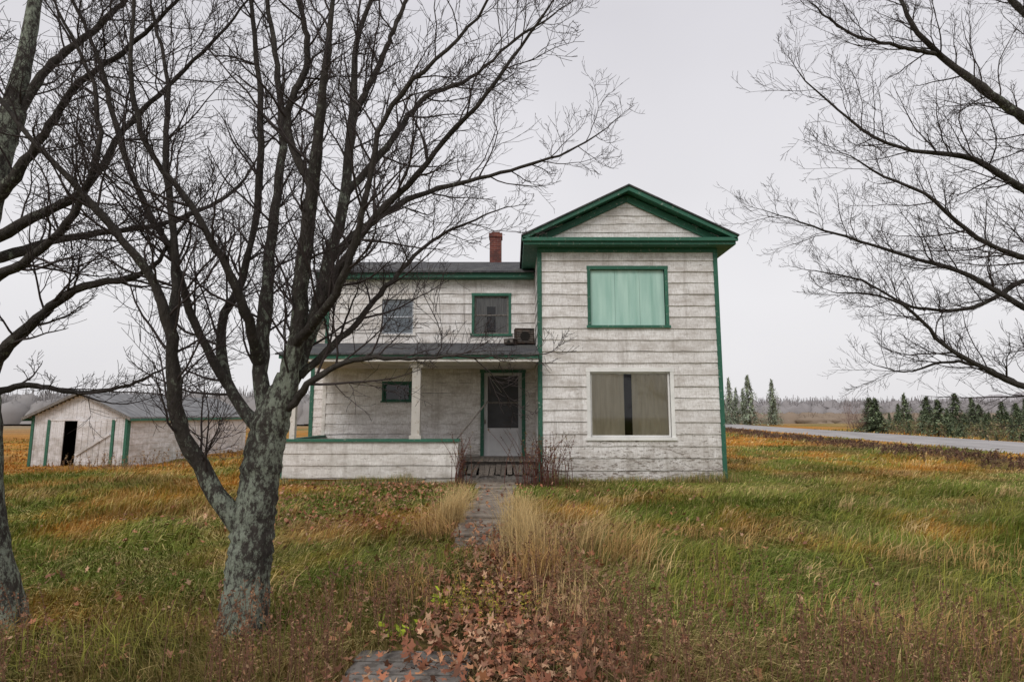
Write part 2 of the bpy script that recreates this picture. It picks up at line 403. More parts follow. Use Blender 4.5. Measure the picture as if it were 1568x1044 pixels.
mb=MB(); mb.box(-.78,-.37,19.3,19.7,6.5,7.86); mb.box(-.81,-.34,19.27,19.73,7.78,7.92); mb.box(-.72,-.43,19.36,19.64,7.92,7.99)
mb.build('chimney',[M_brick],house)

# porch
mb=MB()
PX0,PX1,PY=-5.42,-1.28,13.7
siding(mb,(0,PY,0),(1,0,0),(0,-1,0),const(PX0,PX1),.14,.97,.28,[],4.2,.026,1)
siding(mb,(PX0,0,0),(0,1,0),(-1,0,0),const(PY,WY),.10,.97,.28,[],3.4,.022,1)
mb.box(PX0,PX1,PY+.003,PY+.10,.1,.97,1); mb.box(PX0+.004,PX0+.1,PY+.11,WY-.05,.1,.97,1)
mb.box(PX1-.09,PX1-.002,PY+.11,WY-1.4,.1,.97,1)
mb.box(PX0-.06,PX1+.05,PY-.06,PY+.14,.97,1.035,0); mb.box(PX0-.05,PX0+.14,PY+.14,WY-.04,.97,1.03,0)
mb.hexa([(PX0+1.2,PY-.03,-.2),(PX1,PY-.03,-.2),(PX1,PY+.05,-.2),(PX0+1.2,PY+.05,-.2),(PX0+1.2,PY-.03,.02),(PX1,PY-.03,.10),(PX1,PY+.05,.10),(PX0+1.2,PY+.05,.02)],1,.1)
mb.box(PX0,PX0+.12,PY,PY+.12,-.3,.12,5); mb.box(PX0-.035,PX0-.004,PY-.03,PY+.1,.1,.97,0)
mb.box(-2.40,-2.20,PY-.02,PY+.16,1.035,2.86,2); mb.box(-2.46,-2.14,PY-.05,PY+.19,2.74,2.86,2); mb.box(-2.44,-2.16,PY-.05,PY+.19,1.036,1.12,2)
mb.box(-5.30,-5.18,PY,PY+.14,1.035,2.9,2)
mb.beam((-4.55,PY+2.3,1.0),(-4.55,PY+2.3,2.9),.09,.09,2)
mb.box(-5.55,TX0-.05,13.47,13.50,2.93,3.02,0)
mb.box(-5.50,TX0-.05,13.501,13.62,2.86,2.96,1)
mb.box(-5.5,TX0-.05,13.62,WY-.04,2.91,2.94,1)
mb.poly([(-5.56,13.48,2.94),(-5.56,WY-.03,2.94),(-5.56,WY-.03,3.6)],2)
x=PX0+.1
mb.box(PX0+.1,TX0-.04,14.9,WY-.03,.25,.41,4)
while x<TX0-.15:
    mb.box(x,x+.125,14.8,WY-.035,.415+random.uniform(0,.008),.445,4); x+=.135
x=-1.25
while x<TX0-.2:
    dz=random.uniform(-.025,.025); mb.beam((x+.07,14.78,.33+dz),(x+.07+random.uniform(-.03,.03),13.85,.20+dz*1.5),.118,.035,4); x+=.14
mb.box(-1.27,TX0-.06,13.9,13.94,-.1,.17,3)
mb.box(-1.15,.45,13.55,13.86,.03,.085,4); mb.box(-1.15,.45,13.62,13.66,-.1,.03,3)
mb.box(-1.22,-1.16,13.95,14.8,-.1,.28,3)
mb.beam((-1.30,PY+.02,1.05),(-.62,PY+.9,1.95),.03,.03,3)
mb.build('porch',[M_green,M_side2,M_post,M_grey,M_deck,M_conc],house)

mb=MB(); x0,x1,z0,z1=d1
mb.box(x0-.10,x0,WY-.05,WY+.1,z0,z1,0); mb.box(x1,x1+.10,WY-.05,WY+.1,z0,z1,0); mb.box(x0-.12,x1+.12,WY-.055,WY+.1,z1,z1+.09,0); mb.box(x0-.1,x1+.1,WY-.1,WY+.1,z0-.05,z0,3)
f=.1; yy=WY+.0
mb.box(x0,x0+f,yy,yy+.04,z0,z1,1); mb.box(x1-f,x1,yy,yy+.04,z0,z1,1); mb.box(x0+f,x1-f,yy,yy+.04,z1-.08,z1,1)
mb.box(x0+f,x1-f,yy,yy+.04,z0,z0+.78,1); mb.box(x0+f+.06,x1-f-.06,yy-.006,yy,z0+.1,z0+.68,1)
mb.box(x0+f,x1-f,yy,yy+.04,1.92,1.975,3)
mb.box(x0+f,x1-f,yy+.02,yy+.03,z0+.78,z1-.08,2)
mb.beam((x0+.13,yy+.01,2.72),(x0+.5,yy+.01,2.25),.02,.01,1)
mb.box(x0+.02,x0+.05,yy-.05,yy,1.35,1.47,3)
mb.build('storm_door',[M_green,M_door,M_screen,M_grey],house)

# rusty appliance (air-conditioner like box) left on the porch roof
mb=MB()
def ac(cx_,cy_,z,w,d,h,rot):
    c,s_=math.cos(rot),math.sin(rot)
    def T(a,b,e): return (cx_+a*c-b*s_,cy_+a*s_+b*c,z+e)
    def bx(a0,a1,b0,b1,e0,e1,mi): mb.hexa([T(a0,b0,e0),T(a1,b0,e0),T(a1,b1,e0),T(a0,b1,e0),T(a0,b0,e1),T(a1,b0,e1),T(a1,b1,e1),T(a0,b1,e1)],mi)
    bx(-w/2,w/2,-d/2,d/2,0,h,0)
    bx(-w/2-.012,w/2+.012,-d/2-.012,d/2+.012,h,h+.02,1)
    for i in range(7): bx(-w/2+.03,w/2-.03,-d/2-.012,-d/2,.05+i*(h-.08)/7,.05+i*(h-.08)/7+.018,1)
    pts=[T(.33*h*math.cos(k/20*6.283),-d/2-.016,h/2+.33*h*math.sin(k/20*6.283)) for k in range(20)]; mb.poly(pts,2)
ac(.34,15.95,3.57,.52,.4,.42,.12)
ac(-.02,15.7,3.53,.30,.34,.14,-.4)
mb.build('rusty_air_conditioner',[M_appl,M_grey,M_dark],None,.008)

# ------------------------------------------------------------------ barn
barn=empty('barn'); mb=MB()
bx0,bx1,by0,by1,bz,be,bp=-23.1,-18.5,27.7,40,-.95,1.55,2.62
bc=(bx0+bx1)/2
x=bx0+.0
dx0,dx1,dt=-22.2,-19.15,1.32
while x<bx1-.01:
    w=.19; xm=x+w/2
    top=be+(bp-be)*(1-abs(xm-bc)/(bx1-bc)); bot=dt if dx0<xm<dx1 else bz
    mb.box(x+.006,min(x+w,bx1)-.003,by0-random.uniform(.0,.012),by0+.05,bot,top,0); x+=w
siding(mb,(bx1,0,0),(0,1,0),(1,0,0),const(by0,by1),bz,be,.28,[],4.5,.02,0)
siding(mb,(bx0,0,0),(0,1,0),(-1,0,0),const(by0,by1),bz,be,.28,[],4.5,.02,0)
mb.box(bx1-.15,bx1-.01,by0+.1,by1,bz,be,3); mb.box(bx0+.01,bx0+.15,by0+.1,by1,bz,be,3); mb.box(bx0,bx1,by1-.1,by1,bz,be,3)
mb.box(dx0-.1,dx1+.1,by0+2.5,by0+2.6,bz,be,3)
for a in (bx0-.03,bx1-.12,bx0+.75,bx1-.75): mb.box(a,a+.13,by0-.05,by0-.014,bz,be if a in(bx0-.03,bx1-.12) else dt+.05,1)
mb.box(bx1,bx1+.04,by0-.02,by0+.15,bz,be,1)
mb.box(dx0-.1,dx1+.1,by0-.045,by0-.015,dt,dt+.12,0)
def leaf(xa,xb,ya,yb):
    n=6
    for i in range(n):
        p=Vector((xa,ya,0)).lerp(Vector((xb,yb,0)),i/n);q=Vector((xa,ya,0)).lerp(Vector((xb,yb,0)),(i+.94)/n)
        z=bz+.1+random.uniform(0,.05)
        mb.hexa([(p.x,p.y,z),(q.x,q.y,z),(q.x,q.y+.04,z),(p.x,p.y+.04,z),(p.x,p.y,dt),(q.x,q.y,dt),(q.x,q.y+.04,dt),(p.x,p.y+.04,dt)],0)
leaf(-22.15,-21.55,by0-.02,by0-.02); leaf(-20.85,-19.2,by0-.12,by0-.02)
mb.beam((-20.8,by0-.17,-.3),(-19.3,by0-.1,.7),.02,.12,0)
for s in (-1,1):
    e=bx1+.3 if s>0 else bx0-.3
    ze=be-.12
    mb.hexa([(e,by0-.3,ze),(bc,by0-.3,bp+.05),(bc,by1+.3,bp+.05),(e,by1+.3,ze),(e,by0-.3,ze+.07),(bc,by0-.3,bp+.12),(bc,by1+.3,bp+.12),(e,by1+.3,ze+.07)],2)
    mb.hexa([(e,by0-.33,ze-.1),(bc,by0-.33,bp-.02),(bc,by0-.305,bp-.02),(e,by0-.305,ze-.1),(e,by0-.33,ze+.05),(bc,by0-.33,bp+.1),(bc,by0-.305,bp+.1),(e,by0-.305,ze+.05)],4)
    mb.box(e-.03,e+.02,by0-.3,by1+.3,ze-.12,ze,1)
mb.build('barn_body',[M_barn,M_green,simple('barn_roof_shingles',(.15,.15,.155),(.28,.28,.285),1.8,ms=(1,3,1)),M_dark,M_grey],barn)

# ------------------------------------------------------------------ road
ys=np.arange(12,110,1.0); V=[];Fc=[]
for i,yv in enumerate(ys):
    c=roadc(yv)
    for k,(o,zz) in enumerate(((-3.5,.06),(-2.8,.20),(-1.0,.21),(-.0,.26),(1.0,.21),(2.8,.20),(3.5,.06))): V.append((c+o+random.uniform(-.12,.12)*(abs(o)>3),yv,zz))
for i in range(len(ys)-1):
    for k in range(6): Fc.append((i*7+k,i*7+k+1,i*7+k+8,i*7+k+7))
mesh_np('gravel_road',V,Fc,[simple('road_gravel',(.27,.255,.25),(.43,.41,.405),1.6,.95,ms=(1.5,.2,1),bump=.3)],smooth=True)

path=empty('concrete_path'); mb=MB()
for (yc,l,w,xc,dz) in ((10.9,1.2,.78,-.36,.0),(9.6,1.25,.84,-.37,.01),(8.3,1.2,.80,-.40,-.01),(7.35,.55,.70,-.38,-.015),(13.0,.9,.9,-.35,0),(11.95,.8,.76,-.36,-.01)):
    p=[]
    for sx,sy in ((-1,-1),(1,-1),(1,1),(-1,1)): p.append((xc+sx*w/2+random.uniform(-.04,.04),yc+sy*l/2+random.uniform(-.03,.03)))
    h=[.05+dz+random.uniform(-.015,.02) for _ in range(4)]
    mb.hexa([(a,b,-.1) for a,b in p]+[(a,b,hh) for (a,b),hh in zip(p,h)],0)
mb.build('path_slabs',[M_conc],path,.012)
mb=MB()
for i in range(5):
    ya=3.15+i*.18; mb.hexa([(-1.05,ya,-.1),(-.25,ya-.04,-.1),(-.25,ya+.12,-.1),(-1.05,ya+.16,-.1),(-1.02,ya,.055),(-.26,ya-.04,.06),(-.27,ya+.12,.055),(-1.0,ya+.16,.05)],0)
mb.build('foreground_step',[M_grey],path,.01)

# ------------------------------------------------------------------ bare trees
class Tubes:
    def __init__(s): s.g={}
    def add(s,P,R,sides,a): s.g.setdefault((len(P),sides),[]).append((P,R,a))
    def build(s,name,mat,parent):
        VV=[];FF=[];AA=[];off=0
        for (K,n),L in s.g.items():
            P=np.array([l[0] for l in L],float);R=np.array([l[1] for l in L],float);A=np.array([l[2] for l in L],float)
            if A.ndim==1: A=np.repeat(A[:,None],K,1)
            T=np.gradient(P,axis=1); T/=np.linalg.norm(T,axis=2,keepdims=True)+1e-9
            ref=np.array([.05,1,.03]); U=np.cross(T,ref); U/=np.linalg.norm(U,axis=2,keepdims=True)+1e-9
            W=np.cross(T,U); th=np.arange(n)/n*2*np.pi
            ring=P[:,:,None,:]+R[:,:,None,None]*(np.cos(th)[None,None,:,None]*U[:,:,None,:]+np.sin(th)[None,None,:,None]*W[:,:,None,:])
            if n>=10: ring+= (np.random.rand(*ring.shape)-.5)*R[:,:,None,None]*.14
            N=len(L); VV.append(ring.reshape(-1,3)); AA.append(np.repeat(A[:,:,None],n,2).ravel())
            base=off+np.arange(N)[:,None,None]*K*n; i=np.arange(K-1)[None,:,None]; j=np.arange(n)[None,None,:]; j2=(j+1)%n
            f=np.stack([base+i*n+j,base+i*n+j2,base+(i+1)*n+j2,base+(i+1)*n+j],-1).reshape(-1,4); FF.append(f); off+=N*K*n
        return mesh_np(name,np.concatenate(VV),np.concatenate(FF),[mat],parent=parent,smooth=True,rnd=np.concatenate(AA))
def resample(pts,K):
    p=np.array(pts,float); n=len(p); d=np.r_[0,np.cumsum(np.linalg.norm(np.diff(p[:,:3],axis=0),axis=1))]
    out=[]
    P=np.vstack([2*p[0]-p[1],p,2*p[-1]-p[-2]])
    for s in np.linspace(0,d[-1],K):
        i=min(max(np.searchsorted(d,s)-1,0),n-2); t=(s-d[i])/(d[i+1]-d[i]); a,b,c,e=P[i],P[i+1],P[i+2],P[i+3]
        out.append(.5*((2*b)+(-a+c)*t+(2*a-5*b+4*c-e)*t*t+(-a+3*b-3*c+e)*t**3))
    return np.array(out),d[-1]
def norm(v): 
    l=math.sqrt(v[0]**2+v[1]**2+v[2]**2)+1e-9; return (v[0]/l,v[1]/l,v[2]/l)
def rv(): return norm((random.gauss(0,1),random.gauss(0,1),random.gauss(0,1)))
def childdir(d,ang):
    r=rv(); dt=r[0]*d[0]+r[1]*d[1]+r[2]*d[2]; r=norm((r[0]-dt*d[0],r[1]-dt*d[1],r[2]-dt*d[2]))
    c,s_=math.cos(ang),math.sin(ang); return norm((d[0]*c+r[0]*s_,d[1]*c+r[1]*s_,d[2]*c+r[2]*s_))
KK={1:9,2:7,3:5}; NC={1:8,2:5}; 
def grow(tb,p,d,L,r,lev,lift,maxlev=3):
    K=KK[lev]; P=[p];step=L/(K-1); R=[r]
    for i in range(1,K):
        d=norm((d[0]+random.gauss(0,.15),d[1]+random.gauss(0,.15),d[2]+random.gauss(0,.12)+lift))
        p=(p[0]+d[0]*step,p[1]+d[1]*step,p[2]+d[2]*step); P.append(p); R.append(max(.0018,r*(1-.75*i/(K-1))))
    tb.add(P,R,4 if lev==1 else 3,min(.5,r*12))
    if lev<maxlev:
        n=NC[lev]+random.choice((-1,0,1))
        for c in range(n):
            t=.15+.8*(c+random.random())/n; i=min(int(t*(K-1)),K-2); f=t*(K-1)-i
            q=tuple(P[i][k]*(1-f)+P[i+1][k]*f for k in range(3)); dd=norm(tuple(P[i+1][k]-P[i][k] for k in range(3)))
            grow(tb,q,childdir(dd,math.radians(random.uniform(28,58))),L*random.uniform(.3,.62)*(1.1-.5*t),max(.0022,R[i]*.5),lev+1,lift,maxlev)
def tree(name,trunk,limbs,dens=6.5,lift=.07,Lmax=1.15,ysafe=1.9,ls=.84):
    e=empty(name); tb=Tubes(); tw=Tubes()
    tp,_=resample(trunk,60)
    z0=trunk[0][2]
    rad=tp[:,3]*(1+.22*np.exp(-(tp[:,2]-z0)/.14))*(1+.025*np.random.randn(60))
    tb.add(tp[:,:3].tolist(),rad.tolist(),24,np.ones(len(tp)).tolist())
    for lm in limbs:
        q,Ln=resample(lm,30); q[1:-1,:3]+=np.random.randn(28,3)*.006
        q[:,3]*=ls*(1+.05*np.random.randn(30))
        A=np.clip(q[:,3]*14,0,1)
        tb.add(q[:,:3].tolist(),np.maximum(q[:,3],.004).tolist(),10,A.tolist())
        n=int(Ln*dens)
        for c in range(n):
            t=.12+.88*(c+random.random())/n; i=min(int(t*29),28)
            d=norm(tuple(q[i+1,:3]-q[i,:3])); 
            L=random.uniform(.4,Lmax)*(1.05-.3*t)
            dd=childdir(d,math.radians(random.uniform(30,62)))
            if q[i,1]+dd[1]*L<ysafe: dd=(dd[0],abs(dd[1]),dd[2])
            if dd[2]<-.45: dd=norm((dd[0],dd[1],-.1))
            grow(tw,tuple(q[i,:3]),dd,L,min(.011,max(.0045,q[i,3]*.42)),1,lift)
        d=norm(tuple(q[-1,:3]-q[-2,:3])); grow(tw,tuple(q[-1,:3]),d,.5,max(.004,q[-1,3]*.9),1,lift)
    tb.build('trunk_and_limbs',M_bark,e); tw.build('twigs',M_twig,e)
tree('maple_tree',
 [(-1.97,4.4,-.08,.178),(-1.96,4.4,.33,.158),(-1.94,4.4,.71,.148),(-1.91,4.42,1.18,.14),(-1.87,4.45,1.53,.135),(-1.80,4.45,1.76,.10),(-1.77,4.45,1.92,.06)],
 [[(-1.98,4.4,.72,.095),(-2.13,4.35,.93,.088),(-2.28,4.3,1.18,.075),(-2.4,4.2,1.46,.063),(-2.43,4.1,1.76,.055),(-2.42,4.0,2.13,.046),(-2.49,3.9,2.48,.037),(-2.7,3.8,2.81,.032),(-2.95,3.7,3.12,.027),(-3.21,3.6,3.44,.02),(-3.46,3.6,3.72,.015)],
 [(-2.42,4.0,2.13,.042),(-2.48,4.1,2.58,.034),(-2.61,4.2,3.11,.03),(-2.76,4.3,3.69,.026),(-2.86,4.4,4.37,.02),(-3.12,4.5,5.1,.015)],
 [(-1.88,4.45,1.42,.068),(-2.29,4.6,1.83,.055),(-2.48,4.8,2.35,.044),(-2.37,4.9,2.83,.039),(-2.33,5,3.53,.037),(-2.34,5,4.29,.034),(-2.5,5.1,5.22,.026),(-2.6,5.1,5.91,.02)],
 [(-2.29,4.6,1.83,.047),(-2.53,4.5,2.3,.036),(-2.67,4.4,2.81,.03),(-2.93,4.3,3.31,.027),(-3.16,4.3,3.86,.025),(-3.29,4.2,4.41,.019),(-3.55,4.2,4.92,.014)],
 [(-1.87,4.45,1.5,.09),(-2.0,4.5,1.99,.073),(-2.02,4.6,2.53,.06),(-2.09,4.8,3.21,.05),(-2.09,4.9,3.98,.041),(-2.21,5,4.75,.033),(-2.43,5.1,5.77,.024)],
 [(-2.0,4.5,1.99,.06),(-1.99,4.2,2.35,.044),(-2.12,4.0,2.75,.033),(-2.3,3.9,3.1,.027),(-2.58,3.8,3.5,.022),(-2.66,3.7,3.98,.017),(-2.69,3.7,4.57,.013)],
 [(-1.83,4.45,1.5,.105),(-1.69,4.4,2.13,.079),(-1.62,4.3,2.73,.068),(-1.54,4.2,3.32,.056),(-1.47,4.1,3.8,.045),(-1.41,4,4.22,.032),(-1.37,4,4.87,.02)],
 [(-1.54,4.2,3.32,.047),(-1.76,4.2,3.86,.033),(-1.63,4.2,4.41,.029),(-1.74,4.2,5.04,.02)],
 [(-1.82,4.45,1.55,.09),(-1.64,4.6,2.32,.067),(-1.56,4.7,2.89,.06),(-1.47,4.8,3.51,.054),(-1.46,4.9,4.3,.048),(-1.48,5,5.01,.034),(-1.33,5,5.69,.022)],
 [(-1.46,4.9,4.3,.042),(-1.26,5,4.88,.03),(-1.09,5,5.35,.025),(-.91,5,5.76,.018)],
 [(-1.70,4.45,2.09,.05),(-1.37,4.3,2.65,.04),(-1.12,4.2,3.01,.034),(-.81,4.1,3.29,.028),(-.5,4,3.62,.023),(-.21,3.9,3.9,.018),(.03,3.9,4.26,.014),(.27,3.8,4.55,.009)],
 [(-1.56,4.7,2.89,.045),(-1.3,4.9,3.28,.035),(-.88,5.1,3.63,.029),(-.41,5.3,3.86,.024),(.1,5.4,4.05,.019),(.57,5.5,4.26,.013),(.94,5.5,4.49,.008)],
 [(-1.78,4.45,1.6,.045),(-1.45,4.3,1.9,.03),(-1.08,4.2,2.02,.022),(-.78,4.1,2.0,.016),(-.39,4,2.01,.010),(.0,4,2.0,.006)],
 [(-1.68,4.5,1.9,.04),(-1.3,4.6,2.32,.03),(-1.02,4.7,2.72,.025),(-.7,4.8,3.1,.018),(-.25,4.8,3.33,.01)],
 [(-1.69,4.4,2.13,.05),(-1.24,4,2.51,.035),(-1.02,3.8,3.11,.025),(-.88,3.7,3.64,.021),(-.55,3.6,3.96,.016),(-.29,3.6,4.25,.012),(-.11,3.5,4.46,.009)],
 [(-1.47,4.8,3.51,.045),(-1.12,5,4.13,.033),(-.85,5.2,4.67,.027),(-.42,5.3,4.93,.021),(.04,5.4,5.43,.015),(.45,5.4,5.72,.01)]],
 dens=6.6)
tree('maple_tree',
 [(-3.95,4.6,-.08,.20),(-4.08,4.6,.47,.16),(-4.2,4.6,.96,.15),(-4.27,4.6,1.52,.145),(-4.38,4.6,2.0,.132),(-4.47,4.6,2.64,.118),(-4.51,4.7,3.35,.1),(-4.52,4.8,4.12,.085),(-4.52,4.9,4.94,.062),(-4.57,5,5.82,.046)],
 [[(-4.3,4.6,1.78,.065),(-4.07,4.5,2.06,.055),(-3.71,4.4,2.36,.044),(-3.32,4.3,2.58,.036),(-2.97,4.3,2.64,.026),(-2.69,4.2,2.76,.019),(-2.47,4.2,3.12,.011)],
 [(-4.3,4.6,1.72,.045),(-4.09,4.8,1.84,.03),(-3.72,4.9,1.79,.022),(-3.35,5,1.86,.016),(-3.08,5.1,2.04,.009)],
 [(-4.48,4.65,3.0,.065),(-4.06,4.7,3.3,.046),(-3.77,4.8,3.57,.036),(-3.54,4.9,4.17,.029),(-3.22,5,4.68,.022),(-2.82,5,5.15,.016),(-2.54,5,5.55,.01)],
 [(-4.51,4.7,3.35,.065),(-4.04,4.6,3.9,.04),(-3.68,4.5,4.37,.03),(-3.26,4.5,4.73,.022),(-2.74,4.4,5.2,.014)],
 [(-4.44,4.6,2.64,.058),(-3.86,4.4,2.81,.039),(-3.45,4.3,3.15,.03),(-3.22,4.2,3.64,.023),(-3.33,4.2,4.24,.018),(-3.56,4.1,4.73,.013)],
 [(-4.52,4.8,3.8,.06),(-4.37,4.9,4.68,.043),(-3.95,5,5.28,.032),(-3.55,5,5.75,.022)],
 [(-4.46,4.7,2.9,.06),(-4.2,5.3,3.3,.04),(-3.7,5.8,3.6,.028),(-3.2,6.2,4.1,.02),(-2.9,6.4,4.8,.012)]],
 dens=6.6)
tree('maple_tree',
 [(7.74,7.2,-.1,.3),(7.75,7.2,1.2,.25),(7.7,7.2,2.2,.24),(7.75,7.2,3.4,.21),(8.0,7.2,4.9,.18),(8.1,7.2,6.2,.14),(8.2,7.2,7.9,.09),(8.3,7.2,9.5,.05)],
 [[(7.75,7.2,1.6,.11),(6.94,7.1,1.76,.073),(6.29,7,1.94,.052),(5.69,6.9,2.19,.04),(5.24,6.9,2.47,.032),(4.88,6.8,2.82,.024),(4.42,6.8,3.06,.017),(3.9,6.7,3.05,.009)],
 [(6.29,7,1.94,.036),(5.93,7.2,2.22,.028),(5.59,7.4,2.28,.022),(5.22,7.5,2.16,.015),(4.84,7.5,2.24,.008)],
 [(7.7,7.2,2.2,.12),(7.42,7.4,2.58,.074),(6.86,7.5,3.03,.056),(6.22,7.6,3.51,.044),(5.6,7.7,3.76,.035),(4.95,7.8,4.03,.026),(4.23,7.8,4.27,.017),(3.65,7.8,4.47,.008)],
 [(7.75,7.2,3.2,.12),(7.12,7,3.95,.08),(6.49,6.9,4.43,.06),(5.72,6.8,4.82,.045),(5,6.7,4.84,.032),(4.38,6.6,5.02,.024),(3.86,6.6,5.49,.015),(3.5,6.5,5.8,.008)],
 [(7.95,7.2,4.6,.13),(7.37,7.1,5.19,.098),(6.7,7,5.44,.08),(6,6.9,5.9,.066),(5.6,6.9,6.26,.05),(5.22,6.8,6.6,.038),(5.02,6.8,7.16,.028)],
 [(5.6,6.9,6.26,.04),(4.95,6.8,6.33,.03),(4.37,6.8,6.51,.021),(3.85,6.7,6.85,.012)],
 [(8.1,7.2,6.0,.12),(7.85,7.4,6.65,.085),(7.36,7.5,7.32,.06),(6.88,7.5,7.94,.043)],
 [(7.75,7.2,3.4,.1),(6.66,6.6,3.42,.063),(5.83,6.3,3.37,.044),(5.11,6.1,3.58,.032),(4.57,6,3.99,.024),(4.09,6,4.22,.017),(3.7,5.9,4.4,.009)],
 [(7.75,7.2,3.2,.1),(7.83,7.8,3.37,.07),(7.55,8.2,3.56,.052),(6.92,8.4,3.2,.04),(6.18,8.6,3.24,.03),(5.47,8.7,3.68,.021),(4.75,8.7,3.84,.011)]],
 dens=7,lift=.06,Lmax=1.4,ls=.72)

# ------------------------------------------------------------------ grass
def blocked(x,y):
    b=(x>.6)&(x<5.27)&(y>14.05)&(y<21.6)
    b|=(x>-5.5)&(x<.7)&(y>13.66)&(y<22.7)
    b|=(x>-1.2)&(x<.5)&(y>13.5)&(y<14)
    b|=(x>-6.5)&(x<-5.3)&(y>18.3)&(y<22.7)
    b|=(x>bx0)&(x<bx1)&(y>by0)&(y<by1)
    b|=np.abs(x-roadc(y))<3.2
    b|=(np.abs(x+.37)<.38+.08*(vn(x,y,.4,3)-.5))&(y>7)&(y<13.5)&(np.random.rand(len(x))<.98)
    b|=(x>-1.0)&(x<-.3)&(y>3.1)&(y<4.0)
    lit=(np.abs(x-.05)<.85)&(y>3)&(y<8); b|=lit&(np.random.rand(len(x))<.2+.6*(vn(x,y,.45,23)>.4))
    return b
def blades(x,y,L,w,lean,col,az=None,z=None,curl=1.0):
    n=len(x); 
    if az is None: az=np.random.rand(n)*6.283
    zb=H(x,y) if z is None else z
    dx,dy=np.cos(az),np.sin(az)
    pa=np.random.rand(n)*3.14; px,py=np.cos(pa),np.sin(pa)
    t=np.array([0,.45,1.0])[None]
    out=L[:,None]*np.sin(lean[:,None])*(t**(1+curl*.6)); up=L[:,None]*(np.cos(lean[:,None])*t+ .5*np.sin(lean[:,None])*t*(1-t)*2)
    cxp=x[:,None]+dx[:,None]*out; cyp=y[:,None]+dy[:,None]*out; cz=zb[:,None]-.01+up
    wt=w[:,None]*np.array([1,.75,.08])[None]/2
    A=np.stack([cxp-px[:,None]*wt,cyp-py[:,None]*wt,cz],-1); B=np.stack([cxp+px[:,None]*wt,cyp+py[:,None]*wt,cz],-1)
    V=np.stack([A,B],2).reshape(n,6,3); base=np.arange(n)[:,None]*6
    F=np.stack([base+np.array([[0,1,3,2]])+2*k for k in range(2)],1).reshape(-1,4)
    sh=np.array([.6,.6,.95,.95,1.15,1.15]); C=col[:,None,:]*sh[None,:,None]  # root shade and lighter tips painted into the blade colour
    return V.reshape(-1,3),F,C.reshape(-1,3)
def merge(parts):
    V=[];F=[];C=[];o=0
    for v,f,c in parts: V.append(v);F.append(f+o);C.append(c);o+=len(v)
    return np.concatenate(V),np.concatenate(F),np.concatenate(C)
parts=[]
for (ya,yb,dn,wl,hl) in ((2.3,4.5,2500,.006,.17),(4.5,7,1600,.008,.16),(7,11,800,.012,.16),(11,18,300,.018,.15),(18,32,70,.035,.15),(32,60,12,.08,.18)):
    xm=yb*1.0+1.5; n=int(dn*2*xm*(yb-ya)); x=np.random.uniform(-xm,xm,n); y=np.random.uniform(ya,yb,n)
    k=(np.abs(x)<y*1.0+1.2)&~blocked(x,y)&(np.random.rand(n)<.35+.75*fbm(x,y,.6,77)); x=x[k];y=y[k];n=len(x)
    c=gcol(x,y)
    gz=(ss(1.2,2.5,x)*(1-ss(9,13,y)))[:,None]
    r=np.random.rand(n,1); tan=np.array([.56,.42,.20]); gr=np.array([.13,.19,.03])
    c=np.where(r<.26-.10*gz,c*.4+tan*.6,np.where(r>.76-.12*gz,c*.5+gr*.5,c)); c*=np.random.uniform(.65,1.45,(n,1))*1.18
    cl=fbm(x,y,.9,55); az=(vn(x,y,1.3,66)-.5)*3.2-.5+np.random.randn(n)*.5
    L=hl*np.random.uniform(.6,1.5,n)*(.5+1.1*cl); lean=np.radians(np.clip(32+55*vn(x,y,1.1,88)+np.random.randn(n)*14,5,87))
    L*=1-.5*ss(12,13.3,y)*(1-ss(17,20,y))*ss(-7,-6,x)*(1-ss(6,7,x))
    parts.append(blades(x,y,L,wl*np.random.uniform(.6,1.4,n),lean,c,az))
def tuft(cx_,cy_,n,L,spread,col,lean0=35,w=.006,az0=None):
    x=cx_+np.random.randn(n)*spread; y=cy_+np.random.randn(n)*spread
    az=np.random.rand(n)*6.283 if az0 is None else az0+np.random.randn(n)*.8
    c=np.array(col)[None]*np.random.uniform(.6,1.35,(n,1))
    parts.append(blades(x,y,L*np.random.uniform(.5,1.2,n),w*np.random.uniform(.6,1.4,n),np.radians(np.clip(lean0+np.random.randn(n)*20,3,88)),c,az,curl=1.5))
straw=(.62,.45,.21); straw2=(.52,.33,.13); yg=(.30,.29,.06)
for (a,b,n,L,s,c,az) in ((-.95,8.6,420,.60,.12,straw,.9),(-.88,9.6,260,.5,.12,straw,1.2),(-1.0,7.6,300,.45,.16,straw2,2.6),(-.85,10.8,160,.4,.12,straw,None),
    (.12,7.6,460,.64,.13,straw,1.6),(.15,6.7,460,.62,.15,straw,1.8),(.12,8.9,240,.45,.12,straw,1.2),(.25,5.9,300,.5,.15,straw2,None),(.85,6.9,380,.55,.16,straw,-.2),(1.2,6.4,300,.5,.18,straw2,-.2),
    (.05,10.2,160,.35,.12,straw,None),(1.7,5.2,240,.4,.22,yg,-.3),(2.7,4.3,300,.4,.3,straw2,-.3),(3.4,3.9,300,.4,.3,straw2,-.2),(2.1,6.2,250,.35,.25,yg,None),
    (3.9,5.0,250,.4,.35,yg,-.2),(-2.7,4.0,300,.32,.3,yg,None),(4.8,6.5,250,.35,.4,straw2,-.2),(-.7,6.2,160,.35,.2,yg,None),(-1.0,5.3,200,.35,.2,straw2,None),(.55,4.9,200,.4,.2,straw,None)):
    tuft(a,b,n,L,s,c,az0=az)
for _ in range(90):
    y=random.uniform(4.5,12); x=random.uniform(-1,1)*y*.95
    if abs(x)<1.2 or (y>11.5 and -6<x<6): continue
    tuft(x,y,55,random.uniform(.22,.36),.10,random.choice((straw,straw2,yg,yg)),45,.005+.0008*y,-.2)
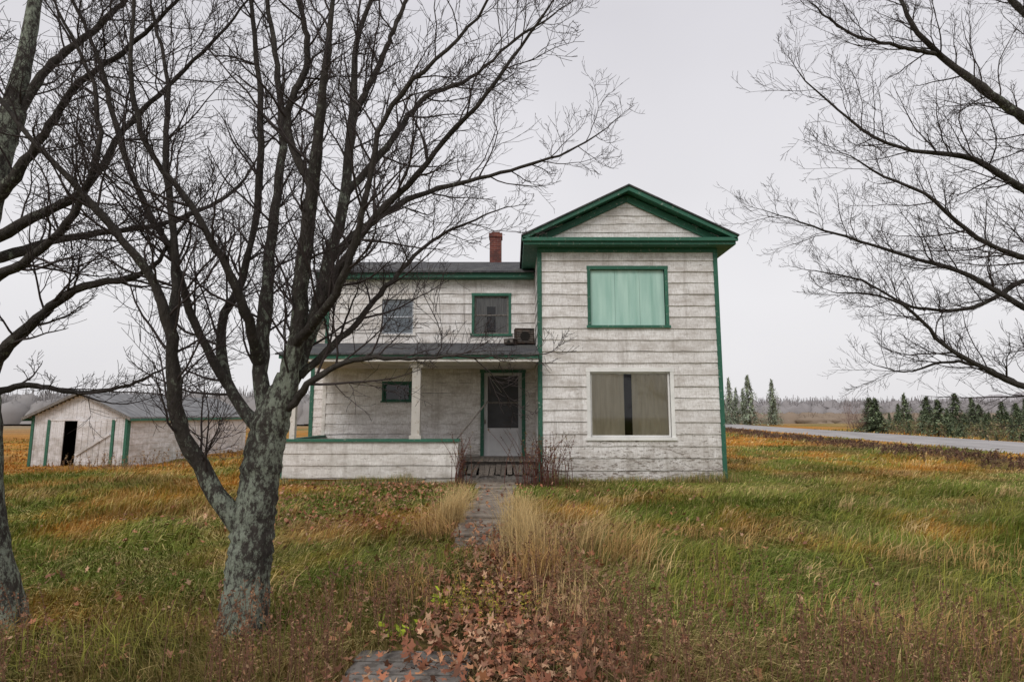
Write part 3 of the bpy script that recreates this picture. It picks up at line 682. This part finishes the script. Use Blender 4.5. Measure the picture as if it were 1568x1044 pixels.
n=4200; x=np.concatenate([np.random.uniform(.75,5.6,n//2),np.random.uniform(-5.6,-1.2,n//2)]); y=np.concatenate([np.random.normal(13.95,.12,n//2),np.random.normal(13.5,.12,n//2)])
y=np.minimum(y,np.where(x>0,14.05,13.65))
c=np.where(np.random.rand(n,1)<.5,np.array([[.45,.33,.15]]),np.array([[.2,.23,.05]]))*np.random.uniform(.6,1.3,(n,1))
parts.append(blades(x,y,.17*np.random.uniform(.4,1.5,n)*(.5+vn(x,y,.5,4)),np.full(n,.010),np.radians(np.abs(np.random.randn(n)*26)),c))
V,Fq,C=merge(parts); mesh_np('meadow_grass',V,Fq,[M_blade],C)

# ------------------------------------------------------------------ fallen leaves
def leaves(name,x,y,size,cols,zoff=.03):
    n=len(x); k=11
    th=np.linspace(0,2*np.pi,k,endpoint=False); rad=np.array([1,.45,.85,.4,.7,.35,.5,.7,.4,.85,.45])
    lx=rad*np.cos(th);ly=rad*np.sin(th); lz=.35*np.abs(ly)+.2*lx*lx
    P=np.stack([lx,ly,lz],1)
    a=np.random.rand(n)*6.283; tl=np.random.randn(n)*.45; tm=np.random.randn(n)*.45
    s=size*np.random.uniform(.5,1.3,n)*.5
    fl=np.where(np.random.rand(n)<.5,1,-1)
    X=(P[None,:,0]*np.cos(a)[:,None]-P[None,:,1]*np.sin(a)[:,None]); Yv=(P[None,:,0]*np.sin(a)[:,None]+P[None,:,1]*np.cos(a)[:,None])
    Z=P[None,:,2]*fl[:,None]+X*np.tan(np.clip(tl,-1,1))[:,None]+Yv*np.tan(np.clip(tm,-1,1))[:,None]
    V=np.stack([x[:,None]+X*s[:,None],y[:,None]+Yv*s[:,None],(H(x,y)+zoff+np.random.rand(n)*.05)[:,None]+Z*s[:,None]],-1).reshape(-1,3)
    F=np.arange(n*k).reshape(n,k)
    c=np.array(cols)[np.random.randint(0,len(cols),n)]*np.random.uniform(.5,1.4,(n,1))
    mesh_np(name,V,F,[M_leaf],np.repeat(c,k,0))
lc=[(.36,.14,.075),(.42,.20,.10),(.26,.10,.055),(.46,.28,.17),(.19,.085,.05),(.33,.16,.10)]
n=4300; x=np.concatenate([np.random.normal(.0,.5,n),np.random.uniform(-5,4,1300),np.random.normal(-2.2,1.3,2300)]); y=np.concatenate([np.random.uniform(3.3,8.4,n),np.random.uniform(3,13,1300),np.random.uniform(8,13.3,2300)])
onslab=(np.abs(x+.37)<.4)&(y>7.2)&(y<13.5)&(np.random.rand(len(x))<.6); x=x[~onslab];y=y[~onslab]
leaves('fallen_leaves',x,y,.076,lc,.05)

# ------------------------------------------------------------------ dry weeds
def weeds(name,cen,h,cols,leafcol,nleaf=26,lsize=.022,sr=.0022,lean=.25,top=.35,spread=1.6):
    tb=Tubes();LV=[];LC=[]
    for (x0,y0) in cen:
        hh=h*random.uniform(.5,1.15); a=random.random()*6.28; ln=random.uniform(0,lean); z0=float(H(np.array([x0]),np.array([y0]))[0])
        pts=[(x0+math.cos(a)*ln*hh*t*t,y0+math.sin(a)*ln*hh*t*t,z0+hh*t) for t in (0,.25,.5,.75,1)]
        tb.add(pts,[sr*1.3,sr*1.2,sr,sr*.8,sr*.5],3,0.)
        for _ in range(nleaf):
            t=1-random.random()**1.5*(1-top) if random.random()<.75 else random.uniform(.1,1)
            i=min(int(t*4),3);f=t*4-i; p=[pts[i][k]*(1-f)+pts[i+1][k]*f for k in range(3)]
            o=rv(); s=lsize*random.uniform(.4,1.3); d=random.uniform(0,lsize*spread)
            c0=Vector(p)+Vector(o)*d; u=Vector(rv())*s; v=Vector(rv())*s*.5
            LV+= [c0-u,c0-v,c0+u,c0+v]; c=random.choice(leafcol); k=random.uniform(.6,1.4); LC+=[[q*k for q in c]]*4
    e=empty(name)
    o=tb.build('stems',M_weed,e); me=o.data; a=me.attributes.new('col','FLOAT_COLOR','POINT'); n=len(me.vertices); cc=np.ones((n,4),np.float32); cc[:,:3]=cols; a.data.foreach_set('color',cc.ravel())
    mesh_np('seed_heads_and_leaves',np.array([tuple(v) for v in LV]),np.arange(len(LV)).reshape(-1,4),[M_weed],np.array(LC),parent=e)
def sc(n,cx_,cy_,sx,sy): return [(random.gauss(cx_,sx),random.gauss(cy_,sy)) for _ in range(n)]
brown=[(.20,.095,.06),(.26,.14,.08),(.12,.06,.04),(.30,.19,.11)]
cen=sc(110,-1.35,3.6,.28,.28)+sc(60,-.95,4.5,.25,.3)+sc(50,.65,4.3,.25,.35)+sc(190,2.2,3.4,.75,.28)+sc(90,3.5,3.8,.35,.3)+sc(40,-2.9,3.5,.4,.25)+sc(60,.6,3.4,.4,.18)+sc(60,1.6,4.6,.5,.3)+sc(40,.3,5.4,.25,.4)
cen=[c for c in cen if not(-1.05<c[0]<-.25 and 3.0<c[1]<4.1) and c[1]>2.75]
weeds('dried_goldenrod',cen,.52,(.22,.125,.08),brown,34,.0115,.0024,.3,.35,2.4)
weeds('wild_shrub',sc(75,.66,13.25,.30,.2)+sc(20,-1.25,13.3,.15,.1),1.15,(.13,.055,.045),[(.13,.06,.045),(.22,.11,.06),(.18,.15,.06)],12,.028,.0065,.6)
weeds('yellow_leaf_weed',sc(60,-.25,4.8,.22,.18),.28,(.2,.18,.06),[(.40,.34,.05),(.30,.28,.05),(.44,.33,.07)],18,.013)
weeds('green_leaf_weed',sc(7,-.86,4.3,.06,.05)+sc(5,-.6,5.0,.06,.06),.17,(.16,.2,.05),[(.42,.50,.05),(.32,.40,.05)],6,.032)
weeds('dry_brush',[(random.uniform(-19.5,-11),random.uniform(24,27)) for _ in range(150)],.75,(.2,.13,.09),[(.22,.15,.09),(.34,.24,.13)],10,.045,.007,.4)
hc=[]
for _ in range(1900):
    yy=random.uniform(12,80); hc.append((roadc(yy)-6.1+random.gauss(0,.6),yy))
weeds('roadside_bramble',hc,.24,(.12,.07,.055),[(.15,.085,.06),(.21,.13,.085),(.10,.06,.05)],12,.045,.007,1.2,.1)

# ------------------------------------------------------------------ spruces
def spruce_mesh(seed,haze):
    rs=np.random.RandomState(seed); V=[];C=[]
    n=2400; gap=rs.rand(16)*.35
    for i in range(n):
        t=rs.rand()**.75
        z=1-t*.95; li=int(t*14); lay=li/14; tt=lay+(t-lay)*.6
        a=rs.rand()*6.283
        R=.27*tt*(.45+.75*rs.rand())*(.75+.4*math.sin(a*2+li*1.7+seed)+gap[li])+.01; a=round(a*5/6.283+lay*3)*6.283/5*.4+a*.6
        rr=R*math.sqrt(rs.rand()); x=rr*math.cos(a);y=rr*math.sin(a); zz=z-rr*.15
        s=.032*(.5+rs.rand()); dx,dy=math.cos(a)*s,math.sin(a)*s; px,py=-math.sin(a)*s*.4,math.cos(a)*s*.4
        V+=[(x-px,y-py,zz),(x+px,y+py,zz),(x+dx,y+dy,zz-s*.2+rs.randn()*s*.7)]
        c=np.array([.13,.17,.08])*(.45+1.1*rs.rand())*(.6+.6*rr/(R+.001))+haze; C+=[c,c,c]  # distance haze painted in by lifting the needle colour
    for k in range(6):
        a=k/6*6.283;b=(k+1)/6*6.283; V+=[(.012*math.cos(a),.012*math.sin(a),0),(.012*math.cos(b),.012*math.sin(b),0),(0,0,1)]; C+=[np.array([.10,.09,.08])]*3
    return np.array(V),np.array(C)
M_spr=colattr('spruce_needles',.8,.1).mat
sp=[]
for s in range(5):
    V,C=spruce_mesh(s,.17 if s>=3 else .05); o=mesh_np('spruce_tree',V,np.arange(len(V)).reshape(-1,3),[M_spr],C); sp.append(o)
def place(o,x,y,h,w=1):
    o.location=(x,y,float(H(np.array([x]),np.array([y]))[0])-.05); o.scale=(h*w,h*w,h); o.rotation_euler=(random.gauss(0,.03),random.gauss(0,.03),random.random()*6)
used=[0]
def spruce(x,y,h,w=1.,far=False):
    i=used[0]; used[0]+=1
    if i<5: o=sp[i]
    else: o=bpy.data.objects.new('spruce_tree',sp[random.randint(3,4) if far else random.randint(0,2)].data); COL.objects.link(o)
    place(o,x,y,h,w)
for _ in range(3): spruce(random.uniform(34,37),random.uniform(45,50),2.2,1.5)
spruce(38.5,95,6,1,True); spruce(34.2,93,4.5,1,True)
for _ in range(150):
    y=random.uniform(32,64); x=y*random.uniform(.60,1.0)+1
    if x-roadc(y)<4.6: continue
    spruce(x,y,random.choice((random.uniform(.7,1.4),random.uniform(.9,1.7),random.uniform(1.4,2.8)))*(y/42),random.uniform(1.2,2.1))
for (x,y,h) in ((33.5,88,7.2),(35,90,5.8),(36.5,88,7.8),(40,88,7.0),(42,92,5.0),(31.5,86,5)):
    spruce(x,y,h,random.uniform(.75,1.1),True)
bc2=[]
while len(bc2)<1100:
    y=random.uniform(30,60); x=y*random.uniform(.6,1.05)+1
    if x-roadc(y)>4.4: bc2.append((x,y))
weeds('field_brush',bc2,1.0,(.20,.15,.11),[(.20,.20,.09),(.26,.20,.12),(.16,.18,.09)],14,.09,.010,.6,.1)

# ------------------------------------------------------------------ distant woods (bare hardwoods, mist painted in as pale colour)
def woods(name,specs,col,seed,sr=.16,ns=9,low=.62):
    rs=np.random.RandomState(seed); tb=Tubes(); V=[];Fc=[]
    for (x,y,h,w) in specs:
        tb.add([(x,y,-1),(x+rs.randn()*.2,y,h*.4),(x+rs.randn()*.4,y,h*.95)],[sr*1.4,sr,sr*.4],3,0.)
        for _ in range(ns):
            a=rs.rand()*6.283; r=w*math.sqrt(rs.rand()); zt=h*(.55+.45*rs.rand()*math.sqrt(max(0,1-(r/w)**2)*.9+.1)); zb=h*rs.uniform(.2,.5)
            tb.add([(x,y,zb),(x+r*.6*math.cos(a),y+r*.6*math.sin(a),(zb+zt)/2),(x+r*math.cos(a),y+r*math.sin(a),zt)],[sr,sr*.7,sr*.3],3,0.)
        b=len(V); k=rs.uniform(.75,1.12)
        hh=h*low*k
        for zr,rr in ((-.1,1.3),(.45,1.25),(.8,.85),(.97,.35)):
            for j in range(7):
                a=j/7*6.283; r=w*rr*rs.uniform(.75,1.25); V.append((x+r*math.cos(a),y+r*math.sin(a),hh*zr*rs.uniform(.93,1.07)))
        V.append((x,y,hh))
        for i in range(3):
            for j in range(7):
                j2=(j+1)%7; p=b+i*7; Fc.append((p+j,p+j2,p+7+j2)); Fc.append((p+j,p+7+j2,p+7+j))
        for j in range(7): Fc.append((b+21+j,b+21+(j+1)%7,b+28))
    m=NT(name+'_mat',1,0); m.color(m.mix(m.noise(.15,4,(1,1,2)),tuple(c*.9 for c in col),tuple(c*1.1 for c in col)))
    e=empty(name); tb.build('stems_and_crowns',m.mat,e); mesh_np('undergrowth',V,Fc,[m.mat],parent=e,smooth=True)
r=random
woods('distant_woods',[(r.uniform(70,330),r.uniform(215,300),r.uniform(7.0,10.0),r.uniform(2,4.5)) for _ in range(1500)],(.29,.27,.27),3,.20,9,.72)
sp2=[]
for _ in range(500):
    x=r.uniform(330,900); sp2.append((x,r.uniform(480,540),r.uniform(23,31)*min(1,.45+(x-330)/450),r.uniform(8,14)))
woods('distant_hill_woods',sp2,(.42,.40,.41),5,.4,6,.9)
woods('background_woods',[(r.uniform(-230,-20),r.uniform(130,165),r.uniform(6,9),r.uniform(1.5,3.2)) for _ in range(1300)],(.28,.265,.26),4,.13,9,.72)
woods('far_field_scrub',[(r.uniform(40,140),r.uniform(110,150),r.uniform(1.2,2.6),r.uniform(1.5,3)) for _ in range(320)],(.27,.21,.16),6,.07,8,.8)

tb=Tubes()
for _ in range(22):
    grow(tb,(30.5+random.gauss(0,.5),50+random.gauss(0,.5),0),norm((random.gauss(0,.35),random.gauss(0,.35),1)),random.uniform(1.6,3.2),.02,1,.02)
tb.build('bare_shrub',simple('shrub_bark',(.20,.13,.11),(.3,.2,.17)),None)

# ------------------------------------------------------------------ sky + sun
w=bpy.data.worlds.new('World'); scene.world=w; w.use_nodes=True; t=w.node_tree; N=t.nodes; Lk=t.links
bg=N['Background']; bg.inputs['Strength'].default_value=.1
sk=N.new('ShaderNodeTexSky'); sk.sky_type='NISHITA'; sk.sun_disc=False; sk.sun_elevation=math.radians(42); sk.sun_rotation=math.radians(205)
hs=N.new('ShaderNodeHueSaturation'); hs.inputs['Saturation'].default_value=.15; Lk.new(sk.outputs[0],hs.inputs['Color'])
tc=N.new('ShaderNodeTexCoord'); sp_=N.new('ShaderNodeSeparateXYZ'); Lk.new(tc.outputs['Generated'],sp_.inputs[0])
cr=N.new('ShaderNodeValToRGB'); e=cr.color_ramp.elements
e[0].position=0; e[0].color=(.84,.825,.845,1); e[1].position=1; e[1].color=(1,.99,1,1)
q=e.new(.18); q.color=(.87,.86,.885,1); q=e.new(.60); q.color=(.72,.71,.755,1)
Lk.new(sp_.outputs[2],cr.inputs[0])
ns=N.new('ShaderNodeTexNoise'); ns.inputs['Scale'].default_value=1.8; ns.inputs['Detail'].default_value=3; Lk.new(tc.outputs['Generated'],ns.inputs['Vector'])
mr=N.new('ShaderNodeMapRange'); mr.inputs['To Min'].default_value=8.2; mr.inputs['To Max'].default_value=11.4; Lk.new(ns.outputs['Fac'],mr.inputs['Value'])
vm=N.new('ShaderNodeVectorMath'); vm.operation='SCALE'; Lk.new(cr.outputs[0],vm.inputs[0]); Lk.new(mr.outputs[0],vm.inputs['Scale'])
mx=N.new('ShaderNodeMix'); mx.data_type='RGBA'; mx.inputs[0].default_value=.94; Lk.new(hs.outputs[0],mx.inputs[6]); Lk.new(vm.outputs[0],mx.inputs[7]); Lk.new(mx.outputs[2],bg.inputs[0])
sl=bpy.data.lights.new('sun','SUN'); sl.energy=1.3; sl.angle=math.radians(24); sl.color=(1,.97,.93)
so=bpy.data.objects.new('sun',sl); COL.objects.link(so); so.rotation_euler=(math.radians(48),0,math.radians(-25))

cam=bpy.data.cameras.new('camera'); cam.lens=20; cam.sensor_width=36; cam.clip_end=3000; cam.clip_start=.05
co=bpy.data.objects.new('camera',cam); COL.objects.link(co); co.location=(0,0,1.6); co.rotation_euler=(math.radians(97.4),0,0); scene.camera=co
scene.view_settings.view_transform='Standard'; scene.view_settings.look='None'; scene.view_settings.exposure=0
